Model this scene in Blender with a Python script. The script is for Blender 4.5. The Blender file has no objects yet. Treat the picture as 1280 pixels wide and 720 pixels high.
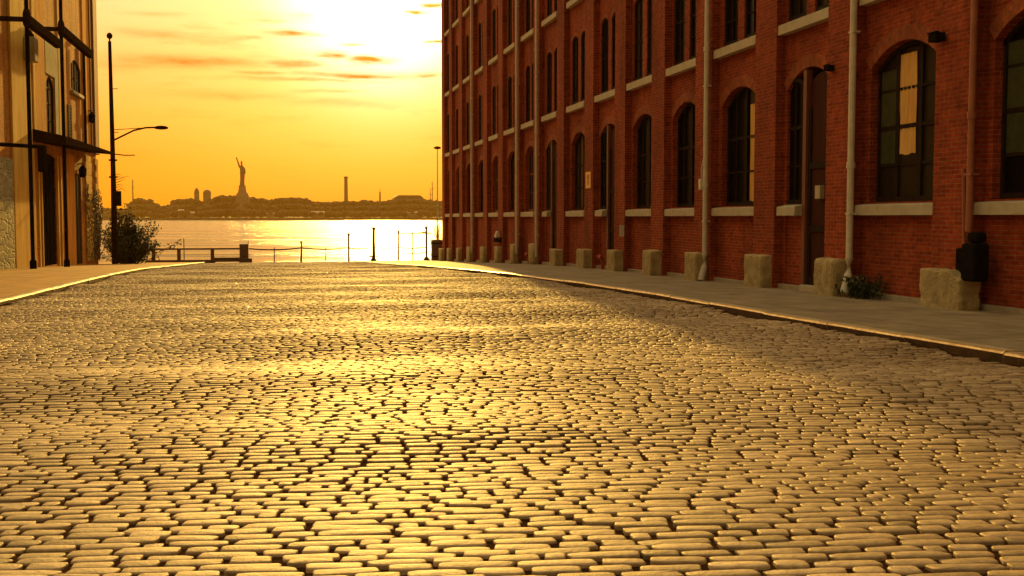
import bpy, bmesh, math, random
import numpy as np
from mathutils import Vector, noise
R = math.radians
rnd = random.Random(7)
sc = bpy.context.scene
COL = sc.collection

# ------------------------------------------------------------------ ground profile
def G(y):
    if y < 30: return -.0136*y
    if y < 45:
        t = y-30
        return -.408-.0136*t-.00068*t*t
    return -.765-.0325*(y-45)
def interp(pts, t):
    if t <= pts[0][0]: return pts[0][1]
    for (a, b), (c, d) in zip(pts, pts[1:]):
        if t <= c: return b+(d-b)*(t-a)/(c-a)
    return pts[-1][1]
KERB_R = [(-6, 6.6), (14, 6.66), (19, 6.78), (24, 6.7), (30, 6.25), (35, 5.7), (40, 5.3), (48, 5.05), (58, 4.95), (76, 4.9)]
def kr(y): return interp(KERB_R, y)
KL = -4.62
QUAY = 76.0
WATER = -3.0

# ------------------------------------------------------------------ materials
def newmat(name):
    m = bpy.data.materials.new(name); m.use_nodes = True
    nt = m.node_tree; nt.nodes.clear()
    out = nt.nodes.new('ShaderNodeOutputMaterial')
    p = nt.nodes.new('ShaderNodeBsdfPrincipled')
    nt.links.new(p.outputs[0], out.inputs[0])
    return m, nt, p
def N(nt, t, **kw):
    n = nt.nodes.new(t)
    for k, v in kw.items():
        if k.startswith('i_'): n.inputs[k[2:]].default_value = v
        else: setattr(n, k, v)
    return n
def math_(nt, op, a, b=None, c=None, clamp=False):
    n = nt.nodes.new('ShaderNodeMath'); n.operation = op; n.use_clamp = clamp
    for i, x in enumerate((a, b, c)):
        if x is None: continue
        if isinstance(x, (int, float)): n.inputs[i].default_value = x
        else: nt.links.new(x, n.inputs[i])
    return n.outputs[0]
def ramp(nt, fac, stops, interp_='LINEAR'):
    r = nt.nodes.new('ShaderNodeValToRGB'); r.color_ramp.interpolation = interp_
    e = r.color_ramp.elements
    while len(e) < len(stops): e.new(.5)
    for k, (pos, c) in enumerate(stops):
        e[k].position = pos; e[k].color = (*c, 1)
    nt.links.new(fac, r.inputs[0]); return r.outputs[0]
def mixc(nt, fac, a, b, mode='MIX'):
    m = nt.nodes.new('ShaderNodeMix'); m.data_type = 'RGBA'; m.blend_type = mode
    for s, x in ((m.inputs['Factor'], fac), (m.inputs['A'], a), (m.inputs['B'], b)):
        if isinstance(x, (int, float)): s.default_value = x
        elif isinstance(x, tuple): s.default_value = (*x, 1) if len(x) == 3 else x
        else: nt.links.new(x, s)
    return m.outputs['Result']
def bump(nt, p, h, dist, strength=1.0):
    b = nt.nodes.new('ShaderNodeBump'); b.inputs['Distance'].default_value = dist
    b.inputs['Strength'].default_value = strength
    nt.links.new(h, b.inputs['Height']); nt.links.new(b.outputs[0], p.inputs['Normal']); return b
def noisen(nt, vec, scale, detail=4, rough=.55):
    n = N(nt, 'ShaderNodeTexNoise'); n.inputs['Scale'].default_value = scale
    n.inputs['Detail'].default_value = detail; n.inputs['Roughness'].default_value = rough
    if vec is not None: nt.links.new(vec, n.inputs['Vector'])
    return n.outputs['Fac']
def coords(nt, kind='Object'):
    return N(nt, 'ShaderNodeTexCoord').outputs[kind]

def rough_mat(name, c1, c2, scale=3., rough=.8, bumpd=.01, bscale=25., metal=0., spec=.5, streak=False):
    m, nt, p = newmat(name); co = coords(nt)
    v = co
    if streak:
        mp = N(nt, 'ShaderNodeMapping'); mp.inputs['Scale'].default_value = (1, 1, .18)
        nt.links.new(co, mp.inputs[0]); v = mp.outputs[0]
    f = noisen(nt, v, scale, 7, .65)
    nt.links.new(ramp(nt, f, [(.3, c1), (.7, c2)]), p.inputs['Base Color'])
    p.inputs['Roughness'].default_value = rough; p.inputs['Metallic'].default_value = metal
    p.inputs['Specular IOR Level'].default_value = spec
    bump(nt, p, noisen(nt, co, bscale, 6, .6), bumpd)
    return m

def brick_mat(name, ca, cb, mortar, stain=(.6, 1.15), bw=.215, rh=.068, radial=False):
    m, nt, p = newmat(name); co = coords(nt)
    s = N(nt, 'ShaderNodeSeparateXYZ'); nt.links.new(co, s.inputs[0])
    h = math_(nt, 'ADD', s.outputs[0], s.outputs[1])
    c = N(nt, 'ShaderNodeCombineXYZ')
    if radial: nt.links.new(s.outputs[2], c.inputs[0]); nt.links.new(h, c.inputs[1])
    else: nt.links.new(h, c.inputs[0]); nt.links.new(s.outputs[2], c.inputs[1])
    b = N(nt, 'ShaderNodeTexBrick'); nt.links.new(c.outputs[0], b.inputs['Vector'])
    b.inputs['Scale'].default_value = 1; b.inputs['Brick Width'].default_value = bw; b.inputs['Row Height'].default_value = rh
    b.inputs['Mortar Size'].default_value = .009; b.inputs['Mortar Smooth'].default_value = .3
    b.inputs['Color1'].default_value = (*ca, 1); b.inputs['Color2'].default_value = (*cb, 1); b.inputs['Mortar'].default_value = (*mortar, 1)
    mp = N(nt, 'ShaderNodeMapping'); mp.inputs['Scale'].default_value = (1, 1, .3); nt.links.new(co, mp.inputs[0])
    f = noisen(nt, mp.outputs[0], .9, 6, .6)
    lo, hi = stain
    col = mixc(nt, 1.0, b.outputs['Color'], ramp(nt, f, [(.3, (lo, lo, lo)), (.7, (hi, hi, hi))]), 'MULTIPLY')
    f3 = noisen(nt, co, .55, 8, .7)
    col = mixc(nt, math_(nt, 'MULTIPLY', math_(nt, 'SUBTRACT', f3, .60, clamp=True), 2.2, clamp=True), col, (ca[0]*1.15, ca[1]*2.2, ca[2]*3.0))
    f4 = noisen(nt, mp.outputs[0], 2.2, 6, .7)
    col = mixc(nt, math_(nt, 'MULTIPLY', math_(nt, 'SUBTRACT', f4, .54, clamp=True), 3.0, clamp=True), col, (ca[0]*.30, ca[1]*.4, ca[2]*.5))
    f2 = noisen(nt, co, 9, 3)
    col = mixc(nt, 1.0, col, ramp(nt, f2, [(.3, (.72, .7, .7)), (.7, (1.2, 1.2, 1.2))]), 'MULTIPLY')
    nt.links.new(col, p.inputs['Base Color']); p.inputs['Roughness'].default_value = .85
    p.inputs['Specular IOR Level'].default_value = .12
    hh = math_(nt, 'SUBTRACT', math_(nt, 'MULTIPLY', noisen(nt, co, 30, 4), .5), b.outputs['Fac'])
    bump(nt, p, hh, .012, .9)
    return m

M = {}
M['brick'] = brick_mat('red_brick', (.41, .070, .026), (.27, .042, .016), (.38, .135, .065), stain=(.55, 1.25))
M['brick_arch'] = brick_mat('arch_brick', (.50, .13, .05), (.38, .09, .04), (.30, .14, .08), bw=.11, rh=.075, radial=True)
M['stone_trim'] = rough_mat('stone_trim', (.42, .36, .26), (.58, .51, .38), 4, .8, .01)
M['granite'] = rough_mat('guard_stone', (.28, .21, .10), (.62, .49, .26), 3, .85, .05, 11)
M['plinth'] = rough_mat('plinth_stone', (.30, .25, .18), (.46, .40, .30), 5, .85, .02)
M['dark_wood'] = rough_mat('dark_wood', (.020, .012, .008), (.04, .024, .014), 6, .8, .003, spec=.1)
M['red_paint'] = rough_mat('red_painted_wood', (.16, .05, .03), (.24, .08, .045), 5, .6, .003, streak=True)
M['reflection_curtain'] = rough_mat('tan_reflection_curtain', (.70, .36, .08), (.88, .58, .2), 5, .9, .004, streak=True)
M['green_blind'] = rough_mat('green_blind', (.045, .050, .022), (.085, .090, .04), 4, .8, .003, spec=.1)
M['zinc'] = rough_mat('zinc_pipe', (.58, .53, .44), (.78, .73, .62), 5, .45, .003)
M['rust_pipe'] = rough_mat('rust_pipe', (.30, .09, .05), (.42, .15, .08), 5, .6, .004)
M['black_iron'] = rough_mat('black_iron', (.010, .009, .008), (.022, .018, .014), 8, 1., .003, spec=0.)
M['door_paint'] = rough_mat('door_paint', (.045, .012, .008), (.08, .022, .012), 4, .8, .004, spec=.1, streak=True)
M['dark_steel'] = rough_mat('weathered_steel', (.020, .012, .008), (.05, .03, .018), 6, 1., .006, spec=0.)
M['timber'] = rough_mat('weathered_timber', (.06, .04, .025), (.13, .09, .055), 6, .8, .01)
M['ochre'] = brick_mat('ochre_brick', (.68, .27, .035), (.50, .18, .02), (.56, .28, .06), stain=(.45, 1.3))
M['ochre_paint'] = rough_mat('ochre_plaster', (.50, .19, .02), (.86, .42, .06), 2.2, .9, .02, 8, streak=True, spec=.1)
M['pale_stucco'] = rough_mat('pale_stucco', (.58, .34, .06), (.88, .64, .18), 2, .9, .02, 9, streak=True, spec=.1)
M['grey_plaster'] = rough_mat('grey_green_plaster', (.26, .25, .16), (.40, .38, .25), 2, .9, .015)
M['brown_trim'] = rough_mat('brown_trim', (.20, .09, .035), (.33, .16, .06), 3, .8, .01, streak=True)
M['white_sign'] = rough_mat('sign_white', (.70, .66, .55), (.80, .76, .66), 4, .5, .001)
M['sign_cream'] = rough_mat('sign_cream', (.85, .45, .13), (.92, .55, .18), 4, .5, .001)
M['sign_red'] = rough_mat('sign_red', (.45, .08, .03), (.55, .12, .05), 4, .5, .001)
M['red_iron'] = rough_mat('red_iron', (.40, .05, .03), (.50, .07, .04), 4, .4, .002)
M['bark'] = rough_mat('bark', (.05, .035, .02), (.10, .07, .045), 8, .9, .02)
M['leaf'] = rough_mat('leaf', (.025, .035, .010), (.07, .085, .025), 5, .6, .001, spec=.3)
M['ivy_leaf'] = rough_mat('ivy_leaf', (.07, .06, .02), (.17, .12, .045), 3, .6, .001)
M['far_tree'] = rough_mat('far_foliage', (.04, .045, .02), (.09, .09, .04), .05, .9, .2, .4)
M['far_wall'] = rough_mat('far_masonry', (.20, .17, .12), (.30, .26, .19), .1, .8, .05, 1)
M['copper'] = rough_mat('statue_bronze', (.10, .09, .06), (.15, .14, .09), .2, .7, .1, 1)
M['roofing'] = rough_mat('tar_roof', (.04, .04, .04), (.07, .065, .06), 1, .9, .01)

# rough rubble masonry at the foot of the left building
m, nt, p = newmat('rubble_stone'); co = coords(nt)
mp = N(nt, 'ShaderNodeMapping'); mp.inputs['Scale'].default_value = (1, .8, 1.9); nt.links.new(co, mp.inputs[0])
vo = N(nt, 'ShaderNodeTexVoronoi', feature='F1'); vo.inputs['Scale'].default_value = 2.2; nt.links.new(mp.outputs[0], vo.inputs['Vector'])
ve = N(nt, 'ShaderNodeTexVoronoi', feature='DISTANCE_TO_EDGE'); ve.inputs['Scale'].default_value = 2.2; nt.links.new(mp.outputs[0], ve.inputs['Vector'])
cc = mixc(nt, 1.0, ramp(nt, vo.outputs['Color'], [(0, (.30, .30, .20)), (1, (.52, .50, .34))]), ramp(nt, noisen(nt, co, 5, 6), [(.3, (.55, .55, .5)), (.7, (1.15, 1.15, 1.1))]), 'MULTIPLY')
nt.links.new(cc, p.inputs['Base Color']); p.inputs['Roughness'].default_value = .9
bump(nt, p, math_(nt, 'MINIMUM', ve.outputs['Distance'], .12), .25)
M['rubble'] = m

# window glass: dark rooms behind, a little waviness
m, nt, p = newmat('old_window_glass'); co = coords(nt)
oi = N(nt, 'ShaderNodeObjectInfo'); nt.links.new(ramp(nt, oi.outputs['Random'], [(0, (.004, .003, .003)), (.6, (.012, .008, .006)), (.85, (.035, .025, .014)), (1, (.06, .035, .018))]), p.inputs['Base Color']); p.inputs['Roughness'].default_value = .35; p.inputs['Specular IOR Level'].default_value = .10
bump(nt, p, noisen(nt, co, 2.5, 3), .012)
M['glass'] = m

# cobbles: worn granite setts, tone per stone
m, nt, p = newmat('worn_setts'); co = coords(nt)
at = N(nt, 'ShaderNodeAttribute', attribute_name='tone')
base = ramp(nt, at.outputs['Fac'], [(0, (.30, .215, .13)), (.5, (.52, .38, .23)), (1, (.70, .54, .35))])
f = noisen(nt, co, 22, 6, .7)
f2 = noisen(nt, co, .35, 5, .6)
base = mixc(nt, 1.0, base, ramp(nt, f, [(.3, (.66, .62, .58)), (.7, (1.2, 1.2, 1.2))]), 'MULTIPLY')
base = mixc(nt, 1.0, base, ramp(nt, f2, [(.35, (.72, .68, .64)), (.65, (1.12, 1.12, 1.12))]), 'MULTIPLY')
nt.links.new(base, p.inputs['Base Color'])
nt.links.new(math_(nt, 'ADD', math_(nt, 'MULTIPLY', f, .25), .50), p.inputs['Roughness'])
p.inputs['Specular IOR Level'].default_value = .55
bump(nt, p, math_(nt, 'ADD', noisen(nt, co, 60, 6, .7), math_(nt, 'MULTIPLY', noisen(nt, co, 14, 4, .6), 1.6)), .0042)
M['sett'] = m
M['joint'] = rough_mat('joint_dirt', (.035, .016, .007), (.075, .036, .016), 6, 1., .01, 60, spec=0.)
M['earth'] = rough_mat('packed_earth', (.10, .08, .05), (.16, .13, .09), 2, .95, .02)

def paving(name, c1, c2, joint, size, spec=.4, rough=.75):
    m, nt, p = newmat(name); co = coords(nt)
    b = N(nt, 'ShaderNodeTexBrick'); b.offset = 0; nt.links.new(co, b.inputs['Vector'])
    b.inputs['Scale'].default_value = 1; b.inputs['Brick Width'].default_value = size; b.inputs['Row Height'].default_value = size
    b.inputs['Mortar Size'].default_value = .01
    for k, c in (('Color1', c1), ('Color2', c2), ('Mortar', joint)): b.inputs[k].default_value = (*c, 1)
    f = noisen(nt, co, 1.6, 8, .7)
    col = mixc(nt, 1.0, b.outputs['Color'], ramp(nt, f, [(.3, (.55, .52, .48)), (.7, (1.2, 1.2, 1.2))]), 'MULTIPLY')
    nt.links.new(col, p.inputs['Base Color']); p.inputs['Roughness'].default_value = rough
    p.inputs['Specular IOR Level'].default_value = spec
    bump(nt, p, math_(nt, 'SUBTRACT', noisen(nt, co, 40, 6), b.outputs['Fac']), .006)
    return m
M['walk'] = paving('concrete_walk', (.36, .29, .20), (.33, .265, .185), (.10, .08, .055), 1.5)
M['walk_sunlit'] = paving('sunlit_concrete_walk', (.50, .27, .07), (.46, .24, .065), (.18, .10, .04), 1.5, .2, .75)  # concrete with the orange of the sunlight put into its colour
M['kerb'] = rough_mat('kerb_granite', (.45, .34, .20), (.66, .52, .33), 6, .5, .012, 30)

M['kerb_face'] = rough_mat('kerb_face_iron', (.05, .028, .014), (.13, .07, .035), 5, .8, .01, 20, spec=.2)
M['nosing'] = rough_mat('kerb_steel_nosing', (.45, .28, .12), (.85, .62, .34), 7, .38, .006, 30, metal=.85)
# water
m, nt, p = newmat('harbour_water'); co = coords(nt)
p.inputs['Base Color'].default_value = (.03, .035, .03, 1); p.inputs['Roughness'].default_value = .17
p.inputs['IOR'].default_value = 1.33
mp = N(nt, 'ShaderNodeMapping'); mp.inputs['Scale'].default_value = (.35, 1, 1); nt.links.new(co, mp.inputs[0])
h = math_(nt, 'ADD', math_(nt, 'MULTIPLY', noisen(nt, mp.outputs[0], .35, 6, .6), 1.0), math_(nt, 'MULTIPLY', noisen(nt, mp.outputs[0], .07, 3, .5), 5.0))
mp2 = N(nt, 'ShaderNodeMapping'); mp2.inputs['Scale'].default_value = (.12, 1, 1); nt.links.new(co, mp2.inputs[0])
pat = noisen(nt, mp2.outputs[0], .035, 5, .65)
b_ = bump(nt, p, h, 2.2)
nt.links.new(ramp(nt, pat, [(.35, (.25, .25, .25)), (.62, (1, 1, 1))]), b_.inputs['Strength'])
nt.links.new(math_(nt, 'ADD', math_(nt, 'MULTIPLY', pat, .25), .04), p.inputs['Roughness'])
M['water'] = m

# ------------------------------------------------------------------ mesh helpers
class MB:
    def __init__(s): s.v = []; s.f = []; s.m = []
    def add(s, vs, fs, mi=0):
        o = len(s.v); s.v += [tuple(x) for x in vs]; s.f += [tuple(i+o for i in f) for f in fs]; s.m += [mi]*len(fs)
        return s
    def box(s, x0, x1, y0, y1, z0, z1, mi=0, b=0.):
        if b <= 0:
            vs = [(x, y, z) for z in (z0, z1) for x, y in ((x0, y0), (x1, y0), (x1, y1), (x0, y1))]
            fs = [(3, 2, 1, 0), (4, 5, 6, 7), (0, 1, 5, 4), (1, 2, 6, 5), (2, 3, 7, 6), (3, 0, 4, 7)]
            return s.add(vs, fs, mi)
        bm = bmesh.new(); bmesh.ops.create_cube(bm, size=1)
        for v in bm.verts:
            v.co = Vector(((x0+x1)/2+v.co.x*(x1-x0), (y0+y1)/2+v.co.y*(y1-y0), (z0+z1)/2+v.co.z*(z1-z0)))
        bmesh.ops.bevel(bm, geom=bm.edges[:], offset=b, segments=2, affect='EDGES', profile=.6)
        return s.bm(bm, mi)
    def bm(s, bm, mi=0):
        bm.verts.index_update()
        s.add([v.co[:] for v in bm.verts], [[v.index for v in f.verts] for f in bm.faces], mi); bm.free(); return s
    def tube(s, pts, r, n=10, mi=0, cap=True):
        pts = [Vector(q) for q in pts]; rs = r if isinstance(r, (list, tuple)) else [r]*len(pts)
        rings = []; up = Vector((0, 0, 1))
        for i, q in enumerate(pts):
            t = (pts[min(i+1, len(pts)-1)]-pts[max(i-1, 0)]).normalized()
            a = t.cross(up)
            if a.length < .05: a = t.cross(Vector((1, 0, 0)))
            a.normalize(); c = t.cross(a)
            rings.append([q+(a*math.cos(2*math.pi*k/n)+c*math.sin(2*math.pi*k/n))*rs[i] for k in range(n)])
        vs = [v for g in rings for v in g]; fs = []
        for i in range(len(pts)-1):
            for k in range(n):
                fs.append((i*n+k, i*n+(k+1) % n, (i+1)*n+(k+1) % n, (i+1)*n+k))
        if cap: fs += [tuple(range(n))[::-1], tuple((len(pts)-1)*n+k for k in range(n))]
        return s.add(vs, fs, mi)
    def lathe(s, c, prof, n=16, mi=0):
        vs = []; fs = []
        for r, z in prof:
            vs += [(c[0]+r*math.cos(2*math.pi*k/n), c[1]+r*math.sin(2*math.pi*k/n), c[2]+z) for k in range(n)]
        for i in range(len(prof)-1):
            for k in range(n): fs.append((i*n+k, i*n+(k+1) % n, (i+1)*n+(k+1) % n, (i+1)*n+k))
        fs += [tuple(range(n))[::-1], tuple((len(prof)-1)*n+k for k in range(n))]
        return s.add(vs, fs, mi)
    def mesh(s, name, mats, smooth=False):
        me = bpy.data.meshes.new(name); me.from_pydata(s.v, [], s.f)
        for q in (mats if isinstance(mats, (list, tuple)) else [mats]): me.materials.append(q)
        me.polygons.foreach_set('material_index', s.m)
        if smooth: me.polygons.foreach_set('use_smooth', [True]*len(s.f))
        me.update(); return me
    def build(s, name, mats, parent=None, smooth=False, loc=None, fix=True):
        me = s.mesh(name, mats, smooth)
        if fix:
            bm = bmesh.new(); bm.from_mesh(me); bmesh.ops.recalc_face_normals(bm, faces=bm.faces); bm.to_mesh(me); bm.free()
        return link(name, me, parent, loc)
def link(name, me, parent=None, loc=None):
    o = bpy.data.objects.new(name, me); COL.objects.link(o)
    if parent: o.parent = parent
    if loc: o.location = loc
    return o
def tag(o, label, cat, group=None, kind=None):
    if label: o['label'] = label
    if cat: o['category'] = cat
    if group: o['group'] = group
    if kind: o['kind'] = kind
    return o
def thing(name, label, cat, loc=(0, 0, 0), group=None, rz=0):
    o = bpy.data.objects.new(name, None); COL.objects.link(o); o.location = loc; o.rotation_euler.z = rz
    return tag(o, label, cat, group)
def struct(o): o['kind'] = 'structure'; return o

# ------------------------------------------------------------------ GROUND, ROAD, PAVEMENTS
def strip(name, xa, xb, y0, y1, dz, mat, step=1.0, nx=1):
    mb = MB(); ys = []; y = y0
    while y < y1-1e-6: ys.append(y); y += step
    ys.append(y1)
    vs = []; fs = []
    for y in ys:
        a = xa(y) if callable(xa) else xa; b = xb(y) if callable(xb) else xb
        for k in range(nx+1): vs.append((a+(b-a)*k/nx, y, G(y)+dz))
    w = nx+1
    for i in range(len(ys)-1):
        for k in range(nx): fs.append((i*w+k, i*w+k+1, (i+1)*w+k+1, (i+1)*w+k))
    mb.add(vs, fs)
    return struct(mb.build(name, mat))
strip('ground', -70, 70, -25, QUAY-.3, -.16, M['earth'], 2)

def wave(x, y):
    return (.013*math.sin(x*1.1+y*.9+1.2)+.012*math.sin(y*2.1-x*.35)+.012*math.sin(y*1.25+x*.6+2)
            + .034*noise.noise(Vector((x*.14, y*.42, 0)))+.014*noise.noise(Vector((x*.5, y*.9, 9)))+.012*noise.noise(Vector((x*1.1, y*1.3, 4))))

def make_road():
    g = np.random.default_rng(3)
    ang = R(-7.5); ca, sa = math.cos(ang), math.sin(ang)
    V = []; F4 = []; F3 = []; SM = []; tone = []; off = 0
    cx_y = lambda s_, t_: s_*sa+t_*ca
    # rows run along (ca,sa); row stacking along (-sa,ca)
    t = -3.0
    while t < 80:
        pitch = float(g.uniform(.075, .089))
        if g.random() < .04: pitch *= 1.15
        s = -14+float(g.uniform(0, .3))
        wig = float(g.uniform(0, 6.28))
        while s < 14:
            yy_ = cx_y(s, t); mu = .20 if yy_ < 4.2 else (.20-.035*(yy_-4.2)/2 if yy_ < 6.2 else .165); L = float(np.clip(g.normal(mu, mu*.30), .09, .42))
            cx0 = s+L/2; tt = t+.006*math.sin(cx0*.8+wig)+.02*math.sin(cx0*.35+t*.2)
            cx = cx0*ca-tt*sa; cy = cx0*sa+tt*ca
            s += L
            if cy < -1.5 or cy > QUAY-.45 or cx < KL+.02+L*.4 or cx > kr(cy)-.02-L*.4: continue
            near = cy < 11
            n = 12 if near else (8 if cy < 30 else 6)
            a = L/2-float(g.uniform(.006, .0125)); b = pitch/2-float(g.uniform(.0032, .0060))
            th = np.arange(n)*2*math.pi/n+math.pi/n
            pw = float(g.uniform(.30, .46))
            ux = np.sign(np.cos(th))*np.abs(np.cos(th))**pw; uy = np.sign(np.sin(th))*np.abs(np.sin(th))**pw
            jit = 1+g.normal(0, .045, n)
            ux = ux*jit; uy = uy*(1+g.normal(0, .05, n))
            ux[np.cos(th) > 0] *= float(g.uniform(.93, 1.02))
            q_ = 1. if cy < 25 else .6
            top = float(g.normal(0, .0022))*q_; tx = float(g.normal(0, .010))*q_; ty = float(g.normal(0, .014))*q_
            rings = ((0., -.05), (0., -.0060), (.0022, -.0018), (.007, -.0004)) if near else ((0., -.05), (0., -.006), (.006, -.0006))
            st = off
            gz = G(cy)+wave(cx, cy); rz = float(g.normal(0, .02)); cr, sr = math.cos(ang+rz), math.sin(ang+rz)
            slope_y = (G(cy+.5)-G(cy-.5))
            for k, (rs, dz) in enumerate(rings):
                lx = ux*(a-rs); ly = uy*(b-rs)
                X = cx+lx*cr-ly*sr; Y = cy+lx*sr+ly*cr
                Z = gz+slope_y*(Y-cy)+dz+top+tx*lx+ty*ly
                V.append(np.stack([X, Y, Z], 1))
            V.append(np.array([[cx, cy, gz+top+float(g.uniform(0, .003))]]))
            nr = len(rings)
            idx = np.arange(n); nx_ = (idx+1) % n
            for k in range(nr-1):
                SM.append(np.full(n, k > 0))
                F4.append(np.stack([st+k*n+idx, st+k*n+nx_, st+(k+1)*n+nx_, st+(k+1)*n+idx], 1))
            F3.append(np.stack([st+(nr-1)*n+idx, st+(nr-1)*n+nx_, np.full(n, st+nr*n)], 1))
            off += nr*n+1
            tone += [min(1, max(0, float(g.normal(.5, .24))))]*(nr*n+1)
        t += pitch
    # sand bed between the setts
    ys = np.arange(-2, QUAY-.35, .5); xs = np.linspace(-5.1, 7.2, 27)
    st = off; bed = []
    for y in ys:
        for x in xs: bed.append((min(x, kr(float(y))+.1), y, G(float(y))+wave(float(x), float(y))-.013))
    V.append(np.array(bed)); tone += [.5]*len(bed)
    w = len(xs); bf = []
    for i in range(len(ys)-1):
        for k in range(w-1):
            q = st+i*w+k; bf.append((q, q+1, q+w+1, q+w))
    V = np.concatenate(V).astype(np.float32); F4 = np.concatenate(F4+[np.array(bf)]); F3 = np.concatenate(F3)
    nb = len(bf); n4 = len(F4); n3 = len(F3)
    me = bpy.data.meshes.new('cobblestone_road')
    me.vertices.add(len(V)); me.vertices.foreach_set('co', V.ravel())
    me.loops.add(n4*4+n3*3); me.loops.foreach_set('vertex_index', np.concatenate([F4.ravel(), F3.ravel()]).astype(np.int32))
    me.polygons.add(n4+n3)
    me.polygons.foreach_set('loop_start', np.concatenate([np.arange(n4)*4, n4*4+np.arange(n3)*3]).astype(np.int32))
    me.polygons.foreach_set('loop_total', np.concatenate([np.full(n4, 4), np.full(n3, 3)]).astype(np.int32))
    mi = np.zeros(n4+n3, dtype=np.int32); mi[n4-nb:n4] = 1
    me.materials.append(M['sett']); me.materials.append(M['joint'])
    me.polygons.foreach_set('material_index', mi)
    sm = np.ones(n4+n3, dtype=bool); sq = np.concatenate(SM); sm[:len(sq)] = sq
    me.polygons.foreach_set('use_smooth', sm)
    at = me.attributes.new('tone', 'FLOAT', 'POINT'); at.data.foreach_set('value', np.array(tone, dtype=np.float32))
    me.update(calc_edges=True); me.validate()
    return struct(link('cobblestone_road', me))
make_road()

SW = .07
strip('pavement_right', lambda y: kr(y)+.17, 60, -6, QUAY-.3, SW, M['walk'], 1.0, 6)
strip('pavement_left', -60, KL-.19, -6, QUAY-.3, SW, M['walk_sunlit'], 1.0, 6)

def kerb(name, fx, side, y0, y1, seed):
    g = random.Random(seed); mb = MB(); y = y0
    while y < y1:
        L = g.uniform(1.3, 2.2); e = min(y+L-.012, y1)
        jx = g.uniform(-.008, .008); jz = g.uniform(-.006, .006)
        k = 4; n = 6
        prof = [(0, -.25), (.0, SW-.025), (.012, SW-.006), (.035, SW+.004), (.165, SW+.004), (.165, -.25)]
        vs = []
        for i in range(k+1):
            yy = y+(e-y)*i/k; x0 = fx(yy)+jx*side
            for (dx, dz) in prof:
                wob = .006*noise.noise(Vector((yy*3, dz*9, seed)))
                vs.append((x0+side*dx+wob, yy, G(yy)+dz+jz+.005*noise.noise(Vector((yy*4, dx*20, seed+5)))))
        fs = []
        for i in range(k):
            for j in range(n): fs.append((i*n+j, i*n+(j+1) % n, (i+1)*n+(j+1) % n, (i+1)*n+j))
        fs += [tuple(range(n)), tuple(k*n+j for j in range(n))]
        mb.add(vs, fs)
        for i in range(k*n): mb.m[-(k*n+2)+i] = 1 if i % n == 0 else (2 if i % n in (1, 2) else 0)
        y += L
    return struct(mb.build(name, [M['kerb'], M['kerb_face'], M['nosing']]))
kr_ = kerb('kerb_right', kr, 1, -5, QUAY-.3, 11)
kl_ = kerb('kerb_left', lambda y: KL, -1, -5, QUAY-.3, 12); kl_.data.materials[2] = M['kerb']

# quay edge and wall
mb = MB(); mb.box(-70, 70, QUAY-.3, QUAY+.25, WATER-.8, G(QUAY)+.02, b=.03)
struct(mb.build('quay_wall', M['plinth']))

# water
mb = MB(); mb.add([(-1400, QUAY, WATER), (1400, QUAY, WATER), (1400, 2620, WATER), (-1400, 2620, WATER)], [(0, 1, 2, 3)])
struct(mb.build('water', M['water']))

# far shore terrain
mb = MB(); vs = []; fs = []; n = 90
for i in range(n+1):
    x = -1350+2700*i/n
    wv = 8*noise.noise(Vector((x*.004, 0, 0)))
    for (dy, z) in ((0, WATER-.5), (1, -1.2), (40, 0.5), (160, 3), (690, 4)): vs.append((x, 1895+wv+dy-(wv if dy > 600 else 0), z))
for i in range(n):
    for k in range(4): fs.append((i*5+k, (i+1)*5+k, (i+1)*5+k+1, i*5+k+1))
mb.add(vs, fs); struct(mb.build('far_shore', M['far_tree']))

# ------------------------------------------------------------------ walls with arched openings
def arcz(y, w, rise):
    if rise <= 0: return 0.
    Rr = (w*w/4+rise*rise)/(2*rise)
    return math.sqrt(max(Rr*Rr-y*y, 0))-(Rr-rise)
def opening_panel(mb, X, y0, y1, z0, z1, oy0, oy1, oz0, spring, rise, depth, mi=0, n=10):
    """wall sheet in plane X with one arched opening, reveals going to X+depth"""
    w = oy1-oy0; c = (oy0+oy1)/2
    def q(a, b, cc, d): mb.add([(X, a, b), (X, cc, b), (X, cc, d), (X, a, d)], [(0, 1, 2, 3)], mi)
    if oy0 > y0: q(y0, z0, oy0, z1)
    if oy1 < y1: q(oy1, z0, y1, z1)
    if oz0 > z0: q(oy0, z0, oy1, oz0)
    ys = [oy0+w*i/n for i in range(n+1)]; zs = [spring+arcz(y-c, w, rise) for y in ys]
    for i in range(n):
        mb.add([(X, ys[i], zs[i]), (X, ys[i+1], zs[i+1]), (X, ys[i+1], z1), (X, ys[i], z1)], [(0, 1, 2, 3)], mi)
        mb.add([(X, ys[i], zs[i]), (X, ys[i+1], zs[i+1]), (X+depth, ys[i+1], zs[i+1]), (X+depth, ys[i], zs[i])], [(0, 1, 2, 3)], mi)
    for yy, zt in ((oy0, zs[0]), (oy1, zs[-1])):
        mb.add([(X, yy, oz0), (X+depth, yy, oz0), (X+depth, yy, zt), (X, yy, zt)], [(0, 1, 2, 3)], mi)
    mb.add([(X, oy0, oz0), (X, oy1, oz0), (X+depth, oy1, oz0), (X+depth, oy0, oz0)], [(0, 1, 2, 3)], mi)
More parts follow.
